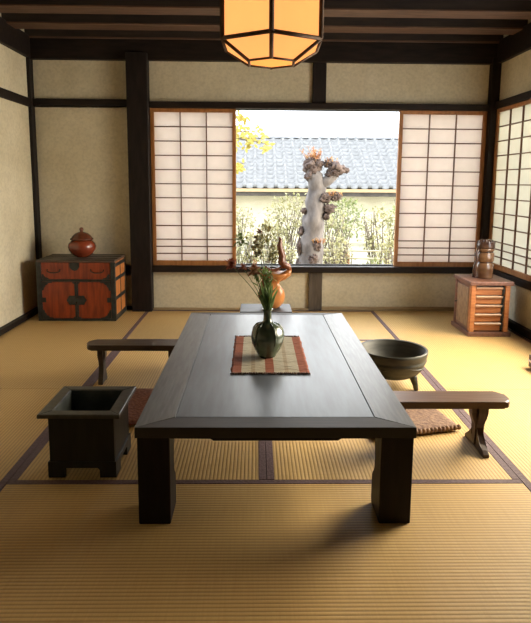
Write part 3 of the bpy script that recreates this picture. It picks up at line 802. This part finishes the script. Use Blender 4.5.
# ------------------------------------------------------------------ tea chest right and the carved figure on it
def tea_chest():
    x0, x1, y0, y1, z = 1.512, 1.800, 2.035, 2.375, .405
    o = thing('tea_chest', 'small brown wooden chest with slatted drawers by the right wall', 'chest', ((x0+x1)/2, (y0+y1)/2, 0))
    MB().box((x0-.014, y0-.014, z-.028), (x1+.014, y1+.008, z), .004).build('top_board', M['teadark'], o)
    MB().box((x0-.014, y0-.014, 0), (x1+.014, y1+.008, .032), .004).build('base_board', M['teadark'], o)
    MB().box((x0+.010, y0+.06, .032), (x1-.010, y1-.002, z-.028), .001, 1).build('body', M['teadark'], o)
    # front corner posts and right strip
    MB().box((x0, y0, .032), (x0+.034, y0+.04, z-.028), .003, 1).build('corner_post', M['teawood'], o)
    MB().box((x1-.040, y0, .032), (x1-.004, y0+.04, z-.028), .003, 1).build('corner_post', M['teawood'], o)
    MB().box((x0, y1-.036, .032), (x0+.03, y1, z-.028), .003, 1).build('corner_post', M['teadark'], o)
    MB().box((x1-.03, y1-.036, .032), (x1, y1, z-.028), .003, 1).build('corner_post', M['teadark'], o)
    # five stepped drawers, each with a lipped edge
    n = 5; zz0 = .040; zz1 = z-.034; hh = (zz1-zz0)/n
    for k in range(n):
        a = zz0+hh*k; b = a+hh-.006
        d = MB().box((x0+.036, y0+.016, a), (x1-.058, y0+.30, b-.012), .002, 1).build('drawer', M['teawood'], o)
        MB().box((x0+.034, y0-.002, b-.018), (x1-.056, y0+.03, b), .005, 1).build('drawer_lip', M['tealip'], d)
        MB().box((x1-.055, y0+.004, a+.010), (x1-.043, y0+.02, b-.004), .002, 1).build('drawer_stop', M['iron'], o)
    MB().box((x1-.056, y0+.022, .034), (x1-.040, y0+.05, z-.03)).build('groove_board', M['iron'], o)
    # left face: a framed panel door
    f = MB().box((x0+.004, y0+.040, .034), (x0+.016, y1-.036, z-.030), .002, 1).build('side_door', M['teadark'], o)
    MB().box((x0+.001, y0+.056, .060), (x0+.006, y1-.056, z-.056), .002, 1).build('door_panel', M['teapanel'], f)
    MB().tube([(x0+.004, y1-.045, .205), (x0-.010, y1-.045, .205)], [.004, .007], 10).build('knob', M['iron'], f)
tea_chest()
def figure():
    c = (1.668, 2.215, .4052)
    o = thing('carved_figure', 'glossy brown cylindrical wood carving with a dark carved cap, on the small tea chest', 'figurine', c)
    prof = [(0, 0), (.058, 0), (.063, .006), (.063, .10), (.060, .112), (.054, .116), (.054, .121), (.060, .125), (.064, .132), (.064, .182), (.060, .190), (.053, .194), (.053, .199), (.060, .203), (.064, .212), (.064, .222), (0, .222)]
    MB().lathe(prof, c, 44).build('body', M['figure'], o)
    for z_ in (.1185, .1965): MB().lathe([(0, z_-.004), (.0565, z_-.004), (.0565, z_+.004), (0, z_+.004)], c, 40).build('groove_band', M['figdark'], o)
    MB().lathe([(0, .222), (.062, .222), (.066, .230), (.066, .250), (.061, .270), (.050, .284), (.034, .291), (0, .293)], c, 44, fn=lambda t, z: 1+.07*noise.noise(Vector((math.cos(t)*2.5, math.sin(t)*2.5, z*40)))).build('carved_cap', M['figdark'], o)
    k_ = MB()
    for a_, z_ in ((200, .27), (245, .275), (290, .268), (335, .262), (225, .245), (270, .248), (315, .243), (180, .245)):
        k_.blob((c[0]+.050*math.cos(R(a_)), c[1]+.050*math.sin(R(a_)), c[2]+z_), .017, 2, .3, 6, a_)
    k_.build('carved_curls', M['figdark'], o)
    pts = [(c[0]-.060, c[1]-.028, c[2]+.225), (c[0]-.080, c[1]-.032, c[2]+.18), (c[0]-.070, c[1]-.034, c[2]+.14), (c[0]-.086, c[1]-.030, c[2]+.09), (c[0]-.088, c[1]-.03, c[2]+.007)]
    MB().tube(pts, [.010, .013, .010, .012, .012], 12).build('side_scroll', M['figdark'], o)
figure()

# small dark tray at the right edge
def edge_box():
    x0, x1, y0, y1 = 1.612, 1.80, 1.195, 1.325
    o = thing('smoking_box', 'low dark wooden box with silver edging, cut off at the right edge', 'box', ((x0+x1)/2, (y0+y1)/2, 0))
    MB().box((x0, y0, .008), (x1, y1, .03), .003, 1).build('base', M['armleg'], o)
    w_ = MB(); w_.box((x0, y0, .03), (x1, y0+.012, .082), .002, 1); w_.box((x0, y1-.012, .03), (x1, y1, .082), .002, 1)
    w_.box((x0, y0+.012, .03), (x0+.012, y1-.012, .082), .002, 1); w_.box((x1-.012, y0+.012, .03), (x1, y1-.012, .082), .002, 1)
    w_.build('wall_boards', M['armleg'], o)
    MB().box((x0-.002, y0-.002, .040), (x1+.002, y0+.004, .052), .001, 1).build('silver_strip', M['silver'], o)
    MB().box((x0-.003, y0+.004, .040), (x0+.002, y1, .052), .001, 1).build('silver_strip', M['silver'], o)
    for xx in (x0+.01, x1-.03):
        for yy in (y0+.01, y1-.03): MB().box((xx, yy, 0), (xx+.02, yy+.02, .009)).build('foot', M['armleg'], o)
edge_box()

# ------------------------------------------------------------------ lantern
def lantern():
    cx, cy = .019, .60; Rr = .236; z0 = 1.692; z1 = 2.10; r2 = .112; zb = 1.617
    o = thing('paper_lantern', 'glowing hexagonal paper lantern in a dark wood frame hanging from the ceiling', 'lantern', (cx, cy, z1))
    a0 = -90-1.5
    def V(r, z, k): t = R(a0+60*k); return Vector((cx+r*math.cos(t), cy+r*math.sin(t), z))
    T_ = [V(Rr, z1, k) for k in range(6)]; Md = [V(Rr, z0, k) for k in range(6)]; Bt = [V(r2, zb, k) for k in range(6)]
    for k in range(6):
        k2 = (k+1) % 6
        c = Vector((cx, cy, 0))
        def pane(q, name, mat):
            ctr = sum(q, Vector())/4; n = (ctr-Vector((cx, cy, ctr.z+.0))).normalized()*.0015
            q2 = [p-n*1 for p in q]
            mb = MB(); mb.add(q+q2, [(0, 1, 2, 3), (7, 6, 5, 4), (0, 4, 5, 1), (1, 5, 6, 2), (2, 6, 7, 3), (3, 7, 4, 0)]); mb.build(name, mat, o)
        pane([Md[k], Md[k2], T_[k2], T_[k]], 'paper_pane', M['lamppaper'])
        pane([Bt[k], Bt[k2], Md[k2], Md[k]], 'paper_pane', M['lamppaper'])
    mb = MB(); mb.add([p+Vector((0, 0, .002)) for p in Bt]+[p+Vector((0, 0, .004)) for p in Bt], [tuple(range(6)), tuple(range(11, 5, -1))]+[(k, (k+1) % 6, 6+(k+1) % 6, 6+k) for k in range(6)])
    mb.build('base_pane', M['lamppaper2'], o)
    f = MB()
    for k in range(6):
        k2 = (k+1) % 6
        f.tube([Md[k], T_[k]], .0115, 6); f.tube([Md[k], Bt[k]], .009, 6); f.tube([Md[k], Md[k2]], .009, 6); f.tube([Bt[k], Bt[k2]], .006, 6); f.tube([T_[k], T_[k2]], .009, 6)
    f.build('frame', M['lampwood'], o)
    MB().prism([(p.x, p.y) for p in [V(Rr-.01, 0, k) for k in range(6)]], 2, z1-.008, z1+.004, .001).build('top_cover', M['lampwood'], o)
    MB().tube([(cx, cy, z1+.004), (cx, cy, HT+.14)], .004, 8).build('cord', M['cord'], o)
lantern()

# ------------------------------------------------------------------ garden
struct(MB().add([(-14, 3.05, -.55), (16, 3.05, -.55), (16, 26, -.55), (-14, 26, -.55)], [(0, 1, 2, 3)]).build('ground', M['soil']))
struct(MB().box((-2.4, 3.03, -.6), (2.6, 3.9, -.12), .01, 1).build('verandah', M['fascia']))
def neighbour():
    Y0, Y1 = 13.0, 15.45; Z0_, sl = .985, math.tan(R(30.5)); x0, x1 = -9.0, 12.0
    o = thing('tiled_roof_building', 'pale plastered outbuilding with a grey tiled roof across the garden', 'building', ((x0+x1)/2, (Y0+Y1)/2, -.55))
    pitch = .272; nrow = 13; ncol = int((x1-x0)/pitch); ns = 10
    mb = MB(); vs = []; fs = []
    def prof(t):   # one pantile across: broad valley and a narrow round roll
        return 0.085*max(0, math.sin(math.pi*(t-.68)/.32))**.8 if t > .68 else -.018*math.sin(math.pi*t/.68)
    nxx = ncol*ns
    for r_ in range(nrow):
        ya = Y0+(Y1-Y0)*r_/nrow; yb = Y0+(Y1-Y0)*(r_+1)/nrow
        base = len(vs)
        for (yy, dz) in ((ya, -.02), (ya, .028), (yb, .004)):
            for i in range(nxx+1):
                t = (i % ns)/ns
                vs.append((x0+pitch*i/ns, yy, Z0_+(yy-Y0)*sl+dz+prof(t)))
        for q in range(2):
            for i in range(nxx):
                a = base+q*(nxx+1)+i; fs.append((a, a+1, a+nxx+2, a+nxx+1))
    mb.add(vs, fs, True); mb.build('roof_tiles', M['kawara'], o)
    ends = MB()
    for c in range(ncol):
        ends.tube([(x0+pitch*(c+.84), Y0-.02, Z0_+.028), (x0+pitch*(c+.84), Y0+.05, Z0_+.045)], .05, 12)
    zr = Z0_+(Y1-Y0)*sl
    ends.build('eave_tile_ends', M['kawara'], o)
    rm = MB(); rm.box((x0, Y1-.12, zr-.03), (x1, Y1+.12, zr+.07), .02, 2); rm.tube([(x0, Y1, zr+.09), (x1, Y1, zr+.09)], .07, 12)
    rm.build('ridge', M['ridge'], o)
    MB().box((x0, Y0+.0, Z0_-.13), (x1, Y0+.06, Z0_-.045), .005, 1).build('fascia', M['fascia'], o)
    sf = MB(); sf.add([(x0, Y0+.06, Z0_-.12), (x1, Y0+.06, Z0_-.12), (x1, Y0+.85, Z0_-.04), (x0, Y0+.85, Z0_-.04), (x0, Y0+.06, Z0_-.07), (x1, Y0+.06, Z0_-.07), (x1, Y0+.85, Z0_+.3), (x0, Y0+.85, Z0_+.3)], [(0, 1, 2, 3), (7, 6, 5, 4), (0, 4, 5, 1), (3, 2, 6, 7)])
    sf.build('soffit', M['eave'], o)
    MB().box((x0+.3, Y0+.75, -.55), (x1-.3, Y1+1.6, Z0_+.0)).build('wall', M['gwall'], o)
    MB().box((x0, Y0+.05, Z0_-.235), (x1, Y0+.10, Z0_-.12), .005, 1).build('dark_eave_strip', M['eave'], o)  # plain dark strip hung just below the fascia
    # back slope keeps the roof solid from other sides
    bs = MB(); bs.add([(x0, Y1, zr-.02), (x1, Y1, zr-.02), (x1, Y1+2.4, Z0_), (x0, Y1+2.4, Z0_)], [(0, 1, 2, 3)]); bs.build('back_slope', M['kawara'], o)
neighbour()

# pollarded tree
def pollard():
    bx, by = .565, 4.45
    k = 6.46/6.01
    o = thing('pollarded_tree', 'pale knobbly pollarded tree trunk standing outside the open window', 'tree', (bx, by, -.55))
    dx = .056
    tr = [(.50, -.55, .20), (.515, -.1, .165), (.525, .2, .145), (.53, .42, .128), (.55, .62, .122), (.565, .82, .115), (.58, 1.0, .098), (.565, 1.10, .088), (.535, 1.18, .08), (.52, 1.25, .06)]
    pts = []; rad = []
    for i in range(len(tr)-1):
        for q in range(6):
            t = q/6; pts.append((dx+tr[i][0]*(1-t)+tr[i+1][0]*t, by, tr[i][1]*(1-t)+tr[i+1][1]*t)); rad.append(tr[i][2]*(1-t)+tr[i+1][2]*t)
    pts.append((dx+tr[-1][0], by, tr[-1][1])); rad.append(tr[-1][2])
    mb = MB(); mb.tube(pts, rad, 28)
    mb.v = [tuple(Vector(v)+(Vector((v[0]-.61, v[1]-by, 0)).normalized()*(.03*noise.fractal(Vector(v)*7, 1, 2, 4)))) for v in mb.v]
    mb.build('trunk', M['bark'], o)
    mb = MB(); mb.tube([(.64, by, 1.02), (.69, by-.01, 1.09), (.76, by-.02, 1.13), (.84, by-.02, 1.20)], [.075, .062, .058, .05], 16); mb.build('branch', M['bark'], o)
    def knot(name, c, r_, seed, s=(1,1,1), n=9):
        rnd = random.Random(seed); b_ = MB()
        b_.blob(c, r_*.9, 3, .6, 5, seed, s)
        for q in range(n):
            d = Vector((rnd.gauss(0, 1), rnd.gauss(0, 1)-.4, rnd.gauss(0, 1))).normalized()
            b_.blob((c[0]+d.x*r_*.72*s[0], c[1]+d.y*r_*.72*s[1], c[2]+d.z*r_*.72*s[2]), r_*rnd.uniform(.25, .5), 2, .8, 6, seed+q)
        b_.build(name, M['burl'], o)
    knot('burl', (.575, by, 1.275), .095, 1, (1.05, 1, 1.15)); knot('burl', (.555, by-.03, 1.17), .06, 2); knot('burl', (.64, by-.02, 1.30), .06, 3)
    knot('burl', (.83, by-.03, 1.25), .085, 4, (1.15, 1, .95)); knot('burl', (.92, by-.02, 1.24), .055, 5, (1.3, 1, .7)); knot('burl', (.76, by-.03, 1.31), .05, 6); knot('burl', (.78, by-.03, 1.17), .055, 17)
    knot('burl', (.72, by-.06, .93), .065, 7, (1.1, 1, .9)); knot('burl', (.83, by-.05, .95), .055, 8, (1.3, 1, .9)); knot('burl', (.77, by-.08, .82), .055, 9, (1.3, 1, 1)); knot('burl', (.735, by-.07, .73), .04, 15)
    knot('burl', (.50, by-.03, .79), .035, 10); knot('burl', (.465, by-.02, .56), .04, 11, (.7, 1, 1.5)); knot('burl', (.45, by-.04, .38), .05, 12, (.7, 1, 1.8)); knot('burl', (.44, by-.04, .14), .055, 16, (.7, 1, 1.8))
    knot('burl', (.63, by-.12, .40), .05, 13, (1, .6, 1.3)); knot('burl', (.60, by-.13, .25), .055, 14, (1, .6, 1.3))
    rnd = random.Random(5)
    for (c, n_, h_) in (((.60, by, 1.35), 40, .17), ((.80, by-.02, 1.31), 14, .08), ((.84, by-.05, .98), 12, .06), ((.66, by-.15, .46), 12, .06)):
        tw = MB()
        for q in range(n_):
            p = Vector((c[0]+rnd.uniform(-.08, .08), c[1]+rnd.uniform(-.06, .06), c[2]-.02)); d = Vector((rnd.uniform(-.6, .6), rnd.uniform(-.4, .4), 1)).normalized()*h_*rnd.uniform(.4, 1.1)
            tw.tube([p, p+d*.6, p+d+Vector((rnd.uniform(-.02, .02), 0, 0))], [.004, .003, .0015], 5)
            for w_ in range(3): tw.leaf(p+d*rnd.uniform(.4, 1), Vector((rnd.gauss(0, 1), rnd.gauss(0, 1), rnd.gauss(0, 1))), Vector((0, 0, 1)), .03, .016)
        tw.build('young_shoots', M['twig'], o)
pollard()

def shrub(x, y, rx, rz, zc, mat, n, L, label, seed, name='garden_shrub', group='shrubs in the garden', stems=6):
    rnd = random.Random(seed)
    o = thing(name, label, 'shrub', (x, y, -.55), group)
    f = MB()
    for k in range(n):
        d = Vector((rnd.gauss(0, 1), rnd.gauss(0, 1), rnd.gauss(0, 1))).normalized()*rnd.uniform(.25, 1)**.5
        lump = 1+.3*noise.noise(d*2.5+Vector((seed, 0, 0)))
        p = Vector((x+d.x*rx*lump, y+d.y*rx*.7*lump, zc+d.z*rz*lump))
        if p.z < -.53: p.z = -.5
        f.leaf(p, (d+Vector((rnd.gauss(0, .7), rnd.gauss(0, .7), rnd.gauss(0, .7)))), Vector((0, 0, 1)), L*rnd.uniform(.6, 1.2), L*.5)
    f.build('foliage', mat, o)
    b_ = MB()
    for k in range(stems):
        a = rnd.uniform(0, 6.28); q = rnd.uniform(.4, .95)
        e = Vector((x+math.cos(a)*rx*q, y+math.sin(a)*rx*.6*q, zc+rz*rnd.uniform(.2, .95))); s_ = Vector((x+rnd.uniform(-.06, .06), y, -.56)); mm = (s_+e)/2+Vector((rnd.uniform(-.12, .12), 0, 0))
        b_.tube([s_, mm, e], [.016, .011, .004], 6)
        for t in (.3, .6): b_.tube([mm.lerp(e, t), mm.lerp(e, t)+Vector((rnd.uniform(-.3, .3)*rx, rnd.uniform(-.1, .1), rnd.uniform(.05, .3)*rz))], [.007, .003], 5)
    b_.build('branches', M['branch'], o)
sh = [(-.72, 7.1, .40, .46, .46, 'shrub', 520, .075, 'pale yellow shrub at the left of the window view, behind the flower vase'),
      (-.50, 9.6, .50, .36, .30, 'shrub', 420, .08, 'low pale shrub left of the tree trunk, near the far wall'),
      (-.52, 5.0, .26, .26, .30, 'shrubd', 380, .055, 'fresh green shrub low at the left edge of the window view'),
      (.20, 7.9, .28, .30, .12, 'shrub', 320, .07, 'yellowish shrub just left of the tree trunk at its foot'),
      (1.10, 7.0, .38, .42, .26, 'shrub', 430, .07, 'pale yellow-green shrub just right of the tree trunk'),
      (1.38, 4.85, .14, .22, -.02, 'shrubd', 300, .05, 'low green shrub in front of the bamboo fence, right of the tree'),
      (1.98, 7.2, .36, .46, .30, 'shrub', 430, .075, 'pale shrub at the right side of the window view near the shoji edge'),
      (1.75, 9.7, .50, .42, .40, 'shrubd', 420, .09, 'taller greenish shrub against the far wall, right of the tree'),
      (.30, 5.5, .20, .24, .10, 'shrub', 300, .055, 'small pale shrub in front of the fence, touching the left of the tree foot'),
      (1.02, 5.25, .20, .24, .16, 'shrub', 300, .05, 'small pale shrub in front of the fence, just right of the tree foot'),
      (1.72, 5.4, .20, .30, .14, 'shrub', 300, .05, 'small pale shrub in front of the fence at the right window edge'),
      (-.12, 5.35, .20, .28, .20, 'shrub', 300, .05, 'small pale shrub in front of the fence, behind the sculpture spire'),
      (.62, 9.6, .50, .45, .42, 'shrub', 420, .09, 'pale shrub by the far wall, directly behind the tree trunk'),
      (3.1, 9.3, .55, .50, .4, 'shrubd', 420, .09, 'greenish shrub beyond the right end of the window opening'),
      (-1.7, 9.0, .7, .55, .45, 'shrub', 420, .09, 'pale shrub beyond the left end of the window opening')]
for i, a in enumerate(sh):
    shrub(a[0], a[1], a[2], a[3], a[4], M[a[5]], int(a[6]*1.5), a[7], a[8], 20+i, stems=14)

def maple():
    rnd = random.Random(99)
    bx, by = -1.55, 6.3
    o = thing('maple_tree', 'maple tree with yellow leaves reaching in at the upper left of the window view', 'tree', (bx, by, -.55))
    MB().tube([(bx, by, -.57), (bx+.04, by, .3), (bx-.02, by, 1.1), (bx+.08, by, 1.9), (bx+.05, by, 2.8)], [.10, .085, .075, .06, .035], 14).build('trunk', M['branch'], o)
    b_ = MB(); f = MB()
    for (z0_, ex, ez, w_) in ((1.6, .12, 1.62, 1), (1.75, -.12, 1.98, 1), (1.0, -.18, 1.36, .8), (1.4, .02, 1.80, .8), (1.9, .1, 2.3, 1), (1.9, -2.6, 2.2, 1)):
        p0 = Vector((bx, by, z0_)); p3 = Vector((ex, by-.3, ez)); p1 = p0.lerp(p3, .4)+Vector((0, 0, .16)); p2 = p0.lerp(p3, .75)+Vector((0, 0, .08))
        b_.tube([p0, p1, p2, p3], [.03, .018, .011, .004], 8)
        for k in range(int(24*w_)):
            t = rnd.uniform(.35, 1.0); c = (p1.lerp(p2, (t-.35)/.35) if t < .7 else p2.lerp(p3, (t-.7)/.3))
            c = c+Vector((rnd.uniform(-.07, .07), rnd.uniform(-.2, .2), rnd.uniform(-.10, .05)))
            for q in range(5):    # palmate leaf cluster
                a = rnd.uniform(0, 6.28)
                f.leaf(c+Vector((rnd.uniform(-.04, .04), rnd.uniform(-.04, .04), rnd.uniform(-.04, .04))), Vector((math.cos(a), rnd.uniform(-.5, .5), math.sin(a)*.7-.2)), Vector((0, -1, .3)), .075, .04)
    b_.build('branches', M['branch'], o); f.build('foliage', M['yellowleaf'], o)
maple()

def fence():
    y = 6.05
    o = thing('bamboo_fence', 'low pale bamboo rail fence with reddish posts across the garden', 'fence', (.6, y, -.55))
    for z in (-.30, -.12, .04, .15):
        MB().tube([(-3.4+.45*k, y+.003*(k % 2), z+.004*math.sin(k*2.1)) for k in range(19)], .014, 10).build('rail', M['bamboo'], o)
    for x in (-2.6, -1.75, -.9, -.05, .82, 1.27, 2.1, 3.0, 3.9):
        MB().box((x-.028, y+.025, -.56), (x+.028, y+.08, .12), .006, 1).build('post', M['fpost'], o)
fence()

# ------------------------------------------------------------------ light
W = bpy.data.worlds.new('World'); sc.world = W; W.use_nodes = True
nt = W.node_tree; nt.nodes.clear()
out = nt.nodes.new('ShaderNodeOutputWorld'); bg = nt.nodes.new('ShaderNodeBackground')
tc = nt.nodes.new('ShaderNodeTexCoord'); sx = nt.nodes.new('ShaderNodeSeparateXYZ'); cr = nt.nodes.new('ShaderNodeValToRGB')
nt.links.new(tc.outputs['Generated'], sx.inputs[0]); nt.links.new(sx.outputs['Z'], cr.inputs[0])
cr.color_ramp.elements[0].position = 0; cr.color_ramp.elements[0].color = (1, .97, .88, 1)
cr.color_ramp.elements[1].position = .6; cr.color_ramp.elements[1].color = (.88, .94, 1, 1)
e = cr.color_ramp.elements.new(.12); e.color = (.86, .93, 1, 1)
nt.links.new(cr.outputs[0], bg.inputs[0]); bg.inputs[1].default_value = 6.5
nt.links.new(bg.outputs[0], out.inputs[0])

def light(kind, name, loc, target, energy, color, **k):
    l = bpy.data.lights.new(name, kind); l.energy = energy; l.color = color
    for a, v in k.items(): setattr(l, a, v)
    o = bpy.data.objects.new(name, l); col.objects.link(o); o.location = loc
    o.rotation_euler = (Vector(target)-Vector(loc)).to_track_quat('-Z', 'Y').to_euler()
    return o
# hazy sun behind the house across the garden
light('SUN', 'hazy_sun', (1.2, 10, 4.5), (.2, 0, 0), 1.0, (1, .95, .86), angle=R(35))
# daylight on the garden side of the right wall
light('AREA', 'daylight_right', (3.6, 1.9, 1.6), (0, 1.9, .55), 430, (1, .84, .58), shape='RECTANGLE', size=3.0, size_y=1.9)
# second area light, high outside the right wall, added to brighten the mats
light('AREA', 'daylight_right_high', (3.05, 1.9, 2.75), (.9, 2.0, 0), 270, (1, .84, .55), shape='RECTANGLE', size=3.2, size_y=.9)

# ------------------------------------------------------------------ camera
f_, cyp, th, yaw, roll, h_, cx0, cyw = 573.995, 265.874, .144657, .017785, .007429, 1.100974, -.046198, 2.007499
def cvec(Xi, Yi):
    c, s = math.cos(roll), math.sin(roll); X, Y = c*Xi+s*Yi, -s*Xi+c*Yi
    c, s = math.cos(th), math.sin(th); yy = c-s*Y; z = -s-c*Y
    c, s = math.cos(yaw), math.sin(yaw)
    return Vector((c*X+s*yy, -s*X+c*yy, z))
fw = cvec(0, 0); rt = cvec(1, 0)-fw; dn = cvec(0, 1)-fw
mat = Matrix.Identity(4)
for i in range(3):
    mat[i][0] = rt[i]; mat[i][1] = -dn[i]; mat[i][2] = -fw[i]
mat[0][3], mat[1][3], mat[2][3] = cx0, -cyw, h_
cam = bpy.data.cameras.new('camera'); co = bpy.data.objects.new('camera', cam); col.objects.link(co)
co.matrix_world = mat
cam.sensor_fit = 'HORIZONTAL'; cam.sensor_width = 36; cam.lens = f_/531*36
cam.shift_y = -(311.5-cyp)/531; cam.clip_start = .02; cam.clip_end = 200
sc.camera = co
sc.view_settings.view_transform = 'Standard'; sc.view_settings.look = 'None'
sc.view_settings.exposure = 0; sc.view_settings.gamma = 1; sc.view_settings.use_curve_mapping = False
